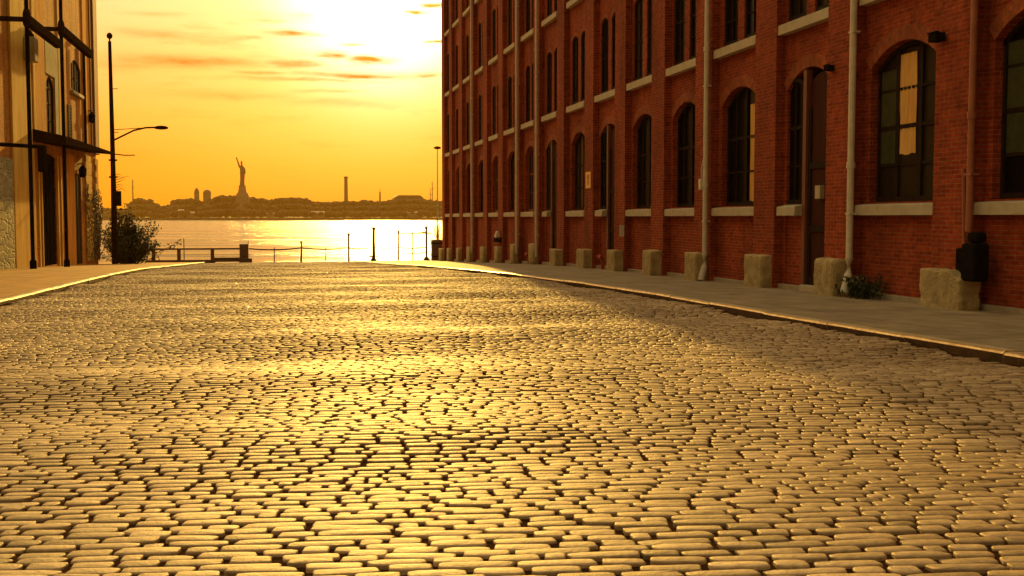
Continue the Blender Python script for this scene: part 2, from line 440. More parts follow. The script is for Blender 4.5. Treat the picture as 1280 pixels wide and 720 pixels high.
def arch_ring(mb, X, c, w, spring, rise, th, proud, mi, n=16):
    """header-brick arch ring, a little proud of plane X"""
    def pt(i, o):
        y = -w/2+w*i/n; Rr = (w*w/4+rise*rise)/(2*rise); zc = spring+rise-Rr
        z = spring+arcz(y, w, rise); d = Vector((y, z-zc)).normalized()
        return (c+y+d.x*o, z+d.y*o)
    sgn = -1 if proud > 0 else 1
    for i in range(n):
        a, b = pt(i, .004), pt(i+1, .004); d, e = pt(i, th), pt(i+1, th)
        P = [(X-proud, *a), (X-proud, *b), (X-proud, *e), (X-proud, *d), (X+.01*abs(sgn), *a), (X+.01, *b), (X+.01, *e), (X+.01, *d)]
        mb.add(P, [(0, 1, 2, 3), (3, 2, 6, 7), (0, 1, 5, 4)] + ([(0, 3, 7, 4)] if i == 0 else []) + ([(1, 2, 6, 5)] if i == n-1 else []), mi)
def pane_poly(mb, c, w, spring, rise, x, th, n=12, mi=0, z0=0):
    ys = [c-w/2+w*i/n for i in range(n+1)]
    pts = [(c-w/2, z0), (c+w/2, z0)]+[(y, spring+arcz(y-c, w, rise)) for y in ys[::-1]]
    k = len(pts)
    mb.add([(x, *q) for q in pts]+[(x+th, *q) for q in pts], [tuple(range(k)), tuple(range(2*k-1, k-1, -1))]+[(i, (i+1) % k, k+(i+1) % k, k+i) for i in range(k)], mi)
def frame_mesh(mb, c, w, spring, rise, vcols, rows, bw=.06, dep=.07, z0=0):
    x0, x1 = -dep*.7, -.004
    top = lambda y: spring+arcz(y-c, w, rise)
    mb.box(x0, x1, c-w/2, c-w/2+bw, z0, top(c-w/2)); mb.box(x0, x1, c+w/2-bw, c+w/2, z0, top(c+w/2))
    mb.box(x0-.01, x1, c-w/2+bw, c+w/2-bw, z0, z0+.09)
    n = 10
    for i in range(n):
        a = c-w/2+w*i/n; b = a+w/n; za, zb = top(a), top(b)
        mb.add([(x, y, z) for x in (x0, x1) for y, z in ((a, za-bw*1.3), (b, zb-bw*1.3), (b, zb), (a, za))],
               [(0, 1, 2, 3), (4, 5, 6, 7), (0, 1, 5, 4), (3, 2, 6, 7)]+([(0, 3, 7, 4)] if i == 0 else [])+([(1, 2, 6, 5)] if i == n-1 else []))
    for f, bb in vcols:
        y = c-w/2+w*f; mb.box(x0+.012, x1, y-bb/2, y+bb/2, z0+.09, top(y)-bw)
    for z, bb in rows:
        mb.box(x0+.022, x1, c-w/2+bw, c+w/2-bw, z-bb/2, z+bb/2)

# ------------------------------------------------------------------ RED BRICK WAREHOUSE (right)
XF, XP, XG = 9.75, 9.94, 10.02        # pier face, panel face, glass plane
PY = [1.5, 4.9, 8.2, 11.6, 14.93, 18.36, 21.5, 24.93, 28.13, 31.46, 34.79, 38.5, 42.25, 45.86, 49.4, 53.2, 56.95, 60.6, 64.2, 67.15]
YEND = 67.65; PW = .5
Z0 = -2.2; FL = [Z0, 4.72, 8.27, 11.82, 15.37, 18.9]; TOP = 19.9
wh = thing('brick_warehouse', 'long red brick warehouse with arched windows, piers and stone sills along the right pavement', 'warehouse', (XF, PY[0]-PW, 0))
OFF = (-XF, -(PY[0]-PW), 0)
def wpart(mb, name, mats, parent=None, **k):
    mb.v = [(x+OFF[0], y+OFF[1], z) for x, y, z in mb.v]
    o = mb.build(name, mats, wh, **k)
    return o
door_bays = {5, 9, 11}
wall = MB()
GW, GS, GR = 2.0, 3.70, .36                    # ground opening: width, spring z, rise
UW, UH, UR = .80, 2.15, .14                    # upper light: width, spring above sill, rise
for i, py in enumerate(PY):
    a = py-PW if i else py-PW; b = py+PW if i < len(PY)-1 else YEND
    wall.box(XF, XP+.5, a, b, Z0, TOP-.5)
    if i == 4: wall.box(XF-.006, XF+.3, a+.02, a+.12, 1.2, TOP-.6)
bays = []
for i in range(len(PY)-1):
    y0, y1 = PY[i]+PW, PY[i+1]-PW; c = (y0+y1)/2; bays.append((y0, y1, c))
    door = i in door_bays
    w = min(GW, y1-y0-.3)
    if not door:
        opening_panel(wall, XP, y0, y1, Z0, FL[1], c-w/2, c+w/2, 1.46, GS, GR, .32)
    else:  # half window, half door, one wide arch with a brick-red post between
        opening_panel(wall, XP, y0, y1, Z0, FL[1], c-w/2, c+w/2, G(c)+.14, GS, GR, .32)
        wall.box(XP+.03, XP+.35, c+.22, c+w/2-.001, Z0, 1.46)       # breast wall under the half window
    arch_ring(wall, XP, c, w, GS, GR, .24, .018, 1)
    for k in range(1, 5):
        zs = FL[k]+.33
        g = .17
        for s in (-1, 1):
            oc = c+s*(UW/2+g)
            opening_panel(wall, XP, min(c, c+s*(y1-y0)/2), max(c, c+s*(y1-y0)/2), FL[k], FL[k+1], oc-UW/2, oc+UW/2, zs, zs+UH, UR, .32, n=8)
            arch_ring(wall, XP, oc, UW, zs+UH, UR, .11, .012, 1, n=8)
        # corbelled band head over the upper bays
    wall.box(XF+.05, XP+.02, y0, y1, FL[5]-.62, FL[5]-.42)
wall.box(XF-.12, XP+.5, PY[0]-PW, YEND+.1, FL[5]+.4, TOP); wall.box(XF-.22, XP+.5, PY[0]-PW-.05, YEND+.2, TOP, TOP+.18)
wall.box(XP, XP+.5, PY[0]-PW, YEND, FL[5], FL[5]+.4)
wall.add([(XP+.2, YEND, Z0), (40, YEND, Z0), (40, YEND, TOP), (XP+.2, YEND, TOP)], [(0, 1, 2, 3)])
wall.add([(XP+.2, PY[0]-PW, Z0), (40, PY[0]-PW, Z0), (40, PY[0]-PW, TOP), (XP+.2, PY[0]-PW, TOP)], [(0, 1, 2, 3)])
wall.add([(40, PY[0]-PW, Z0), (40, YEND, Z0), (40, YEND, TOP), (40, PY[0]-PW, TOP)], [(0, 1, 2, 3)])
wpart(wall, 'wall', [M['brick'], M['brick_arch']], fix=False)
mb = MB(); mb.box(XF, 40, PY[0]-PW, YEND, TOP-.3, TOP-.1); wpart(mb, 'roof', M['roofing'])
mb = MB()
for i, (y0, y1, c) in enumerate(bays):
    zz = G(c)+SW
    mb.box(XP-.09, XP+.02, y0, y1, zz-.1, zz+.07+.02*rnd.random(), b=.01)
wpart(mb, 'plinth', M['plinth'])

# shared meshes for the windows
def me_of(fn, name, mat, smooth=False):
    mb = MB(); fn(mb); me = mb.mesh(name, mat, smooth)
    bm = bmesh.new(); bm.from_mesh(me); bmesh.ops.recalc_face_normals(bm, faces=bm.faces); bm.to_mesh(me); bm.free(); return me
gz = GS-1.46-.0
def f_big(mb): frame_mesh(mb, 0, GW, gz, GR, [(.36, .10), (.70, .10)], [(.62, .045), (1.24, .07), (1.86, .045)])
def f_mid(mb): frame_mesh(mb, 0, GW, gz, GR, [(.5, .13), (.25, .035), (.75, .035)], [(.75, .045), (1.5, .07)])
def f_up(mb):
    for s in (-1, 1): frame_mesh(mb, s*(UW/2+.17), UW, UH, UR, [(.5, .03)], [(.55, .03), (1.08, .06), (1.65, .03)], bw=.05)
def p_up(mb):
    for s in (-1, 1): pane_poly(mb, s*(UW/2+.17), UW, UH, UR, 0, .012)
def sill(mb, w, h=.22, pr=.17):
    # weathered top slopes down towards the street
    a, b = -w/2, w/2; x0 = -(XG-XP)-pr
    vs = [(x, y, z) for y in (a, b) for x, z in ((0.02, 0.0), (0.02, -h), (x0, -h), (x0+.004, -.055), (x0+.02, -.045))]
    mb.add(vs, [(0, 1, 2, 3, 4), (5, 6, 7, 8, 9)]+[(k, (k+1) % 5, 5+(k+1) % 5, 5+k) for k in range(5)])
ME = dict(big=me_of(f_big, 'window', M['dark_wood']), mid=me_of(f_mid, 'window', M['dark_wood']),
          up=me_of(f_up, 'window', M['dark_wood']), red=me_of(f_mid, 'window', M['red_paint']),
          pg=me_of(lambda m: pane_poly(m, 0, GW, gz, GR, 0, .012), 'pane', M['glass']),
          pu=me_of(p_up, 'pane', M['glass']),
          s1=me_of(lambda m: sill(m, 2.36, .22, .27), 'sill', M['stone_trim']), s2=me_of(lambda m: sill(m, 2.3, .24), 'sill', M['stone_trim']))
def half_frame(mb): frame_mesh(mb, 0, .76, gz+.06, .16, [(.5, .035)], [(.75, .045), (1.5, .07)])
ME['half'] = me_of(half_frame, 'window', M['dark_wood'])
ME['ph'] = me_of(lambda m: pane_poly(m, 0, .76, gz+.06, .16, 0, .012), 'pane', M['glass'])
ME['sh'] = me_of(lambda m: sill(m, .80, .22, .10), 'sill', M['stone_trim'])
def wl(name, me, y, z, x=XG, parent=None):
    if parent is None: return link(name, me, wh, (x+OFF[0], y+OFF[1], z))
    return link(name, me, parent, (0, 0, 0))
for i, (y0, y1, c) in enumerate(bays):
    if i in door_bays:
        w = wl('window', ME['half'], c+.61, 1.46, XG-.02); wl('pane', ME['ph'], 0, 0, parent=w)
        wl('sill', ME['sh'], 0, 0, parent=w).location = (-.06, -.02, 0)
        zb = G(c)+.16
        d = MB(); pane_poly(d, c-.44, 1.08, GS+.03, .20, XG-.02, .05, z0=zb+.0)
        dd = wpart(d, 'door', M['door_paint'])
        d = MB()
        for s in (-1, 1): d.box(XG-.05, XG-.018, c-.44+s*.46-.05, c-.44+s*.46+.05, zb, 3.3)
        for z in (zb+.1, zb+1.1, zb+2.3): d.box(XG-.045, XG-.018, c-.89, c+.01, z-.06, z+.06)
        d.v = [(x+OFF[0], y+OFF[1], z) for x, y, z in d.v]; d.build('door_rail', M['dark_wood'], dd)
        d = MB(); d.box(XP-.02, XG+.02, c+.08, c+.21, zb-.15, 4.02); wpart(d, 'door_post', M['red_paint'])
        d = MB(); d.box(XP-.12, XG, c-.95, c+.07, zb-.14, zb+.02, b=.015); wpart(d, 'doorstep', M['stone_trim'])
        if i == 5:
            d = MB(); d.box(XG-.14, XG-.04, c-.60, c-.40, 1.55, 1.80, b=.01); wpart(d, 'letter_box', M['stone_trim'])
    else:
        w = wl('window', ME['big' if i <= 4 else 'mid'] if i not in (12, 14) else ME['red'], c, 1.46, XG+.10); wl('pane', ME['pg'], 0, 0, parent=w)
        wl('sill', ME['s1'], 0, 0, parent=w)
        if i in (4, 6):  # tan folded sheet; the near one paints a warm reflection in the glass
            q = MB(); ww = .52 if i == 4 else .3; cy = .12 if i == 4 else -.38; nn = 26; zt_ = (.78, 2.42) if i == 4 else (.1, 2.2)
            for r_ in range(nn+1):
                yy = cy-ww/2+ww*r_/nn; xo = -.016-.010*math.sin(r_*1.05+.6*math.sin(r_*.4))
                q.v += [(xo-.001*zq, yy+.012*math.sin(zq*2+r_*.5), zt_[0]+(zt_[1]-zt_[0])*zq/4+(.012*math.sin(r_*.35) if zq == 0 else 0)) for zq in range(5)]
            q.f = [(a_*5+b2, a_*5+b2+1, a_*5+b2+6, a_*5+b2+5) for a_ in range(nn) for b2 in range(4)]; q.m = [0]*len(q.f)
            q.build('reflection_curtain', M['reflection_curtain'], w, smooth=True)
        if i in (3, 4):
            q = MB(); q.box(-.02, -.006, .34, .93, 1.26, 2.2); q.box(-.02, -.006, .34, .93, .65, 1.2); q.build('blind', M['green_blind'], w)
    for k in range(1, 5):
        w = wl('window', ME['up'], c, FL[k]+.33); wl('pane', ME['pu'], 0, 0, parent=w); s = wl('sill', ME['s2'], 0, 0, parent=w)
# pigeon-droppings / old wiring lumps on the nearer second-floor sills are left to the stone texture

def pipe(y, z0, z1, r, mat, brackets=True, boot=None):
    d = MB(); d.tube([(XF-.09, y, z0), (XF-.09, y, z1)], r, 12)
    z = z0+1.6
    while z < z1: d.tube([(XF-.09, y, z), (XF-.09, y, z+.10)], r+.016, 12); z += 3.1
    o = wpart(d, 'drainpipe', mat, smooth=False)
    if brackets:
        z = z0+.8
        while z < z1:
            d = MB(); d.box(XF-.14, XF, y-.08, y+.08, z, z+.03); z += 3.1
            d.v = [(x+OFF[0], yy+OFF[1], zz) for x, yy, zz in d.v]; d.build('bracket', mat, o)
    if boot:
        d = MB(); d.tube([(XF-.09, y, z0+.05), (XF-.10, y, z0-.25), (XF-.18, y-.02, z0-.55)], .075, 12)
        d.v = [(x+OFF[0], yy+OFF[1], zz) for x, yy, zz in d.v]; d.build('pipe_boot', M['white_sign'], o)
    return o
pipe(17.78, .45, TOP-.7, .058, M['zinc'], boot=True)
pipe(24.50, .30, TOP-.7, .058, M['zinc'], boot=True)
pipe(41.85, -.3, TOP-.7, .06, M['zinc'])
pipe(45.45, -.3, TOP-.7, .06, M['zinc'])
pipe(56.5, -.6, TOP-.7, .05, M['zinc'])
pipe(14.36, 1.0, TOP-.7, .05, M['rust_pipe'])
# conduit splitting from the second grey pipe
d = MB(); d.tube([(XF-.06, 24.62, 2.7), (XF-.06, 24.82, 2.35), (XF-.06, 24.84, 1.95)], .02, 8); d.box(XF-.1, XF, 24.78, 24.92, 1.85, 2.1, b=.01); wpart(d, 'conduit', M['zinc'])
def lampbox(y, z, s=1.):
    d = MB(); d.box(XF-.26*s, XF-.03, y-.15*s, y+.15*s, z-.09*s, z+.09*s, b=.015); d.box(XF-.05, XF, y-.05, y+.05, z-.05, z+.05); d.box(XF-.27*s, XF-.2*s, y-.17*s, y+.17*s, z+.085*s, z+.11*s)
    wpart(d, 'wall_lamp', M['black_iron'])
lampbox(15.25, 3.88, .72); lampbox(18.66, 3.87, .55)
# electric service box and its red conduit beside the cracked guard stone
d = MB(); d.box(XF-.26, XF-.005, 13.98, 14.30, .30, .84, b=.05); d.box(XF-.20, XF-.005, 14.04, 14.26, .84, 1.0, b=.06); d.box(XF-.14, XF-.005, 14.3, 14.60, .36, .76, b=.02)
wpart(d, 'service_box', M['black_iron'])
d = MB(); d.tube([(XF-.05, 14.52, .74), (XF-.05, 14.58, 1.9)], .03, 8); wpart(d, 'conduit', M['rust_pipe'])
# notice on the pier
d = MB(); d.box(XF-.02, XF-.002, 34.50, 35.08, 2.14, 2.66); sg = wpart(d, 'notice', M['sign_cream'])
d = MB(); d.box(XF-.026, XF-.02, 34.66, 34.92, 2.42, 2.58); d.box(XF-.026, XF-.02, 34.72, 34.86, 2.25, 2.40)
d.v = [(x+OFF[0], y+OFF[1], z) for x, y, z in d.v]; d.build('notice_mark', M['sign_red'], sg)
d = MB(); d.box(XF-.14, XF-.005, 30.95, 30.98, .66, .98, b=.005); wpart(d, 'number_plate', M['white_sign'])
# meter + standpipe on far piers
d = MB(); d.box(XF-.22, XF-.005, 49.35, 49.7, .30, .46, b=.03); d.lathe((XF-.12, 49.5, .46), [(.09, 0), (.10, .05), (.08, .1), (.03, .14)], 12); wpart(d, 'gas_meter', M['white_sign'])
d = MB(); d.box(XF-.22, XF-.005, 49.1, 49.95, .10, .28, b=.03); wpart(d, 'meter_shelf', M['dark_steel'])
# siamese connections
for y in (33.2, 43.6):
    t_ = thing('standpipe_connection', 'red fire standpipe low against the brick wall, %s' % ('beside the pier with the cream notice' if y < 40 else 'between two grey drainpipes near the far end'), 'standpipe', (XP-.18, y, G(y)+SW), 'fire standpipes')
    d = MB(); d.tube([(0, 0, 0), (0, 0, .34)], .05, 12); d.build('riser', M['red_iron'], t_)
    d = MB()
    for s in (-1, 1): d.tube([(0, 0, .3), (-.1, s*.09, .38)], .045, 10); d.tube([(-.1, s*.09, .38), (-.14, s*.12, .41)], .055, 10)
    d.build('inlet', M['red_iron'], t_)

# ------------------------------------------------------------------ guard stones
lab = {
 4: 'large cracked granite guard stone under the black service box, nearest of the row',
 5: 'rounded granite guard stone beside the weeds at the white boot of the grey drainpipe',
 6: 'squared granite guard stone on the far side of the dark near doorway',
 7: 'granite guard stone with the second grey drainpipe running down onto it',
 8: 'granite guard stone next beyond the one under the second grey drainpipe',
 9: 'granite guard stone below the small white plate, on the near side of the middle doorway',
 10: 'granite guard stone at the foot of the pier with the cream notice',
 11: 'granite guard stone next beyond the pier with the cream notice',
 12: 'slim granite guard stone under the third grey drainpipe from the camera',
 13: 'slim granite guard stone under the fourth grey drainpipe from the camera',
 14: 'slim granite guard stone beside the pale gas meter',
 15: 'slim granite guard stone next beyond the pale gas meter',
 16: 'slim granite guard stone, fourth from the far corner of the warehouse',
 17: 'slim granite guard stone, third from the far corner of the warehouse',
 18: 'slim granite guard stone, second from the far corner of the warehouse',
 19: 'slim granite guard stone at the far corner of the warehouse beside the water',
}
def guard_stone(i, py):
    g = random.Random(100+i)
    hy = .41+g.uniform(-.03, .04); h = .62+g.uniform(-.05, .05); dx = .30+g.uniform(-.03, .03)
    if i == 4: hy, h, dx = .54, .57, .32
    if i == 5: hy, h = .40, .66
    if i > 11: hy *= .95; h += .16; dx -= .06
    if i == 7: h += .02
    y = py-(.16 if i == 4 else 0); z = G(y)+SW
    bm = bmesh.new(); bmesh.ops.create_cube(bm, size=1)
    for v in bm.verts: v.co = Vector(((v.co.x)*dx*1.0, v.co.y*2*hy, (v.co.z+.5)*(h+.08)-.08))
    # knock the street-side corners off
    ed = [e for e in bm.edges if abs(e.verts[0].co.z-e.verts[1].co.z) > .1 and e.verts[0].co.x < 0]
    bmesh.ops.bevel(bm, geom=ed, offset=g.uniform(.04, .07), segments=2, affect='EDGES', profile=.5)
    ed = [e for e in bm.edges if e.verts[0].co.z > h*.9 and e.verts[1].co.z > h*.9]
    bmesh.ops.bevel(bm, geom=ed, offset=.03 if i != 5 else .08, segments=3, affect='EDGES', profile=.5)
    bmesh.ops.triangulate(bm, faces=bm.faces)
    for _ in range(3 if i < 12 else 2): bmesh.ops.subdivide_edges(bm, edges=[e for e in bm.edges if e.calc_length() > .07], cuts=1)
    bmesh.ops.triangulate(bm, faces=bm.faces)
    for v in bm.verts:
        c = v.co
        d = noise.noise(Vector((c.x*4, c.y*4, c.z*4+i*7)))*.030+noise.noise(Vector((c.x*14, c.y*14, c.z*14+i*3)))*.010
        if i == 4:
            ck = abs(c.y-.12-.05*math.sin(c.z*12)-.03*math.sin(c.z*31))
            if c.z > .18 and ck < .05: d -= .035*(1-ck/.05)
            if abs(c.z-.2-.02*math.sin(c.y*8)) < .035: d -= .02
            if c.y < -.25 and c.z > .42: v.co.z -= .10*min(1, (-c.y-.25)*6)
        n_ = Vector((c.x*1.5, c.y*.7, (c.z-h/2)*.8)); n_.normalize(); v.co += n_*d
    me = bpy.data.meshes.new('guard_stone'); bm.to_mesh(me); bm.free(); me.materials.append(M['granite'])
    me.polygons.foreach_set('use_smooth', [i > 11]*len(me.polygons))
    o = link('guard_stone', me, None, (XF-dx*.5+.03+(.0), y, z)); o.rotation_euler.z = g.uniform(-.05, .05)
    tag(o, lab.get(i, 'granite guard stone at a near pier beyond the right edge of the view'), 'guard stone', 'granite guard stones at the warehouse piers')
for i, py in enumerate(PY):
    if i >= 3: guard_stone(i, py)

# ------------------------------------------------------------------ leaves
def leaves(mb, pts, size, g, flat=None):
    for q in pts:
        a = Vector((g.gauss(0, 1), g.gauss(0, 1), g.gauss(0, 1))).normalized()
        if flat is not None: a = (a*.6+Vector(flat)).normalized()
        b = a.orthogonal().normalized(); b.rotate(__import__('mathutils').Quaternion(a, g.uniform(0, 6.28))); c = a.cross(b)
        s = size*g.uniform(.6, 1.4); q = Vector(q)
        mb.add([q-b*s*.5, q-c*s*.28+a*s*.05, q+b*s*.6, q+c*s*.28+a*s*.05], [(0, 1, 2, 3)])

# weed tuft by the near drainpipe
g = random.Random(5); t_ = thing('weed_clump', 'green weeds growing at the wall foot beside the white pipe boot', 'weed', (9.62, 17.3, G(17.3)+SW))
d = MB(); st = MB(); pts = []
for k in range(60):
    a = g.uniform(0, 6.28); l = g.uniform(.12, .42); bx, by = g.gauss(0, .08), g.gauss(0, .24)
    tip = Vector((bx+math.cos(a)*l*.45, by+math.sin(a)*l*.6, l)); tip.x = min(tip.x, .28)
    st.tube([(bx, by, 0), (bx*.6+tip.x*.4, by*.6+tip.y*.4, l*.6), tip], [.005, .004, .002], 4)
    pts += [Vector((bx, by, 0)).lerp(tip, g.uniform(.2, 1))+Vector((g.gauss(0, .02), g.gauss(0, .03), 0)) for _ in range(22)]
leaves(d, pts, .055, g); d.build('foliage', M['leaf'], t_, fix=False); st.build('stems', M['leaf'], t_)

# ------------------------------------------------------------------ LEFT BUILDING
XL = -9.4
lb = thing('ochre_building', 'ochre brick building with dark doors and pale pilasters on the left pavement', 'building', (XL, 20, 0))
def lpart(mb, name, mats, parent=None, **k):
    mb.v = [(x-XL, y-20, z) for x, y, z in mb.v]; return mb.build(name, mats, parent or lb, **k)
LE = 62.8; LT = 17.0
w = MB()
def blank(y0, y1, z0, z1): w.add([(XL, y0, z0), (XL, y1, z0), (XL, y1, z1), (XL, y0, z1)], [(0, 1, 2, 3)])
zf = [-2.2, 4.3, 8.9, LT]
blank(20, 48, zf[0], LT)
opening_panel(w, XL, 48, 53, zf[0], zf[1], 48.75, 51.6, G(50)+.12, 3.75, .12, -.10)
blank(53, 55.4, zf[0], zf[1])
opening_panel(w, XL, 55.4, 59, zf[0], zf[1], 56.2, 57.9, G(57)+.12, 3.2, .12, -.10)
blank(59, LE, zf[0], zf[1])
opening_panel(w, XL, 48, 53.6, zf[1], zf[2], 49.95, 51.65, 4.6, 6.7, .45, -.10)
opening_panel(w, XL, 53.6, LE, zf[1], zf[2], 55.9, 58.5, 7.15, 8.35, .34, -.10)
blank(48, LE, zf[2], LT)
w.add([(XL, LE, -2.2), (-30, LE, -2.2), (-30, LE, LT), (XL, LE, LT)], [(0, 1, 2, 3)])
w.add([(XL, 20, -2.2), (-30, 20, -2.2), (-30, 20, LT), (XL, 20, LT)], [(0, 1, 2, 3)])
w.add([(-30, 20, -2.2), (-30, LE, -2.2), (-30, LE, LT), (-30, 20, LT)], [(0, 1, 2, 3)])
for z in (zf[0], ):
    pass
lpart(w, 'wall', M['ochre'], fix=False)
d = MB(); d.box(-30, XL+.25, 20, LE+.2, LT, LT+.5); lpart(d, 'roof', M['roofing'])
d = MB(); d.box(XL, XL+.09, 43.4, 46.7, -1.2, LT-.1, b=.02); d.box(XL, XL+.05, 47.3, 47.75, 4.3, LT-.1)
d.box(XL, XL+.05, 52.6, 53.25, 4.6, LT-.1, b=.01)
lpart(d, 'pilaster', M['pale_stucco'])
d = MB(); d.box(XL, XL+.03, 47.75, 49.75, 4.7, LT-.1); d.box(XL, XL+.07, 53.4, 54.3, 4.7, LT-.1); d.box(XL, XL+.05, 59.1, 61.2, 4.5, LT-.1); d.box(XL, XL+.06, 53.7, 55.9, -1.2, 4.1)
d.box(XL+.0, XL+.05, 44.0, 48.0, 0, .01)
lpart(d, 'plaster', M['ochre_paint'])
d = MB(); d.box(XL, XL+.18, 61.6, LE+.05, 4.5, LT-.1, b=.02); d.box(XL, XL+.12, 60.9, 61.25, 4.5, LT-.1); lpart(d, 'corner_pilaster', M['brown_trim'])
d = MB(); d.box(XL, XL+.04, 49.8, 52.6, 7.2, 8.6); d.box(XL, XL+.04, 51.75, 52.6, 4.7, 7.2); lpart(d, 'grey_panel', M['grey_plaster'])
d = MB(); d.box(XL, XL+.10, 20, 43.2, -1.6, 3.3, b=.03); lpart(d, 'rubble_base', M['rubble'])
# quoin blocks at the far corner
d = MB(); z = -1.0; k = 0
while z < 4.2:
    L = .9 if k % 2 else .55
    d.box(XL-.02, XL+.09, LE-L, LE+.07, z, z+.335, b=.03)
    z += .33; k += 1
lpart(d, 'quoins', M['pale_stucco'])
d = MB(); z = -1.0; k = 0
while z < 4.2:
    d.box(XL-.02, XL+.07, 59.0+.15*(k % 2), 60.9-.2*(k % 2), z+.02, z+.355, b=.03)
    z += .33; k += 1
lpart(d, 'quoins', M['pale_stucco'])
# doors
dz0 = G(50)+.13
d = MB(); d.box(XL-.10, XL-.05, 48.75, 51.6, dz0, 3.9)
for y in (48.9, 49.6, 50.3, 51.0): d.box(XL-.052, XL-.03, y, y+.5, dz0+.2, 3.5)
lpart(d, 'loading_door', M['black_iron'])
for a, b in ((47.0, 47.2), (47.85, 48.05), (48.45, 48.6), (51.85, 52.1), (52.6, 52.85)):
    d = MB(); d.box(XL, XL+.04, a, b, -.9, 3.9); lpart(d, 'door_post', M['pale_stucco'])
d = MB(); d.box(XL-.10, XL-.06, 56.2, 57.9, G(57)+.13, 3.3); d.box(XL-.07, XL-.03, 57.0, 57.1, G(57)+.13, 3.3); lpart(d, 'side_door', M['dark_wood'])
def lwin(c, w_, spring, rise, z, dep, cols, rows):
    d = MB(); frame_mesh(d, c, w_, spring, rise, cols, rows, z0=0)
    d.v = [(-x, y, zz) for x, y, zz in d.v]
    o = d.build('window', M['dark_wood'], lb, loc=(-dep, -20, z))
    d = MB(); pane_poly(d, c, w_, spring, rise, -.012, .012); d.build('pane', M['glass'], o)
    return o
lwin(50.8, 1.7, 2.1, .45, 4.6, .09, [(.5, .06)], [(.7, .04), (1.4, .05), (2.05, .06)])
lwin(57.2, 2.6, 1.2, .34, 7.15, .09, [(.5, .08), (.25, .04), (.75, .04)], [(.65, .05)])
d = MB(); d.box(XL, XL+.14, 55.7, 58.7, 7.0, 7.15, b=.02); lpart(d, 'sill', M['stone_trim']); d = MB(); d.box(XL, XL+.12, 49.7, 51.9, 4.48, 4.6, b=.02); lpart(d, 'sill', M['stone_trim'])
d = MB(); d.box(XL+.02, XL+.10, 54.35, 55.25, 4.8, 6.35)
for k in range(10): d.box(XL+.09, XL+.12, 54.42, 55.18, 4.88+k*.145, 4.95+k*.145)
lpart(d, 'shutter', M['dark_wood'])
d = MB(); d.tube([(XL+.12, 58.9, 9.6), (XL+.12, 58.9, 4.6)], .06, 10); lpart(d, 'drainpipe', M['dark_steel'])
def lantern(y, z, s):
    d = MB(); d.tube([(XL, y, z+.45*s), (XL+.22*s, y, z+.5*s), (XL+.26*s, y, z+.35*s)], .03, 8); d.lathe((XL+.26*s, y, z-.35*s), [(.08*s, 0), (.20*s, .1*s), (.24*s, .5*s), (.1*s, .68*s), (.03*s, .75*s)], 10)
    lpart(d, 'wall_lantern', M['black_iron'])
lantern(60.4, 6.25, .75); lantern(57.2, 3.4, .8); lantern(45.9, 8.0, .8)
d = MB(); d.box(XL+.1, XL+.5, 45.4, 46.1, 7.1, 8.0, b=.04); lpart(d, 'vent_hood', M['grey_plaster'])
# canopy over the doors
cn = MB()
y0, y1 = 47.0, 60.0
vs = []
for (y, zt, zb) in ((y0, 4.40, 4.08), (52, 4.44, 4.20), (y1, 4.50, 4.38)):
    vs += [(XL, y, zt+.28), (-8.15, y, zt), (-8.15, y, zb), (XL, y, zb+.1)]
cn.add(vs, [(0, 1, 2, 3), (8, 9, 10, 11)]+[(4*r_+k, 4*r_+(k+1) % 4, 4*r_+4+(k+1) % 4, 4*r_+4+k) for r_ in (0, 1) for k in range(4)])
for k in range(0): cn.tube([(XL, y0+.4+k*1.5, 5.0+.02*k), (-8.2, y0+.4+k*1.5, 4.2+.03*k)], .025, 6)
lpart(cn, 'canopy', M['dark_steel'])
d = MB(); d.tube([(-8.15, 60, 4.42), (-7.7, 60.8, 4.40), (-7.3, 61.5, 4.45)], .03, 6); lpart(d, 'canopy_tie', M['dark_steel'])
d = MB(); d.tube([(-9.4, 41.2, 3.7), (-8.3, 43.3, 3.75)], .07, 8); lpart(d, 'bracket', M['black_iron']); d = MB(); d.box(-8.75, -8.5, 44.6, 45.1, 2.9, 3.9, b=.05); lpart(d, 'loudspeaker', M['black_iron'])
# tall steel posts with beams
for (y, zb, arm, lb_) in ((41.9, 0, (41.9, 47.6, 8.05), 'nearer tall dark steel post on the left pavement, in front of the rubble wall'), (48.3, 0, (48.3, 55.5, 8.75), 'tall dark steel post by the black loading door, farther of the two')):
    px = -8.45
    t_ = thing('steel_post', lb_, 'post', (px, y, G(y)+SW), 'steel posts in front of the ochre building')
    d = MB(); d.tube([(0, 0, -.05), (0, 0, 14)], .07, 12); d.lathe((0, 0, 0), [(.12, -.02), (.12, .25), (.08, .32)], 12); d.build('shaft', M['black_iron'], t_)
    d = MB(); zz = arm[2]-G(y)-SW; d.box(-.12, .12, 0, arm[1]-arm[0], zz-.16, zz+.16, b=.02); d.build('beam', M['dark_steel'], t_)
    d = MB(); d.box(-.9, 0, -.06, .06, zz-.08, zz+.08); d.lathe((0, 0, zz-.25), [(.09, 0), (.13, .1), (.13, .45), (.09, .6)], 10)
    d.build('bracket', M['dark_steel'], t_)

# ivy on the corner of the ochre building
g = random.Random(21); d = MB(); pts = []
for k in range(14):
    y = g.uniform(58.9, 62.7); z = -1.0; a = 0
    while z < g.uniform(2.0, 4.6):
        a += g.gauss(0, .12); y = min(62.9, max(58.6, y+a*.08)); z += .06
        dens = 3
        for _ in range(dens): pts.append((XL+.14+g.uniform(0, .10), y+g.gauss(0, .13), z+g.gauss(0, .05)))
leaves(d, pts, .12, g, (1.0, 0, 0))
ivy = d.build('ivy', M['ivy_leaf'], fix=False); tag(ivy, 'thin brown-green ivy climbing the far corner of the ochre building', 'ivy')

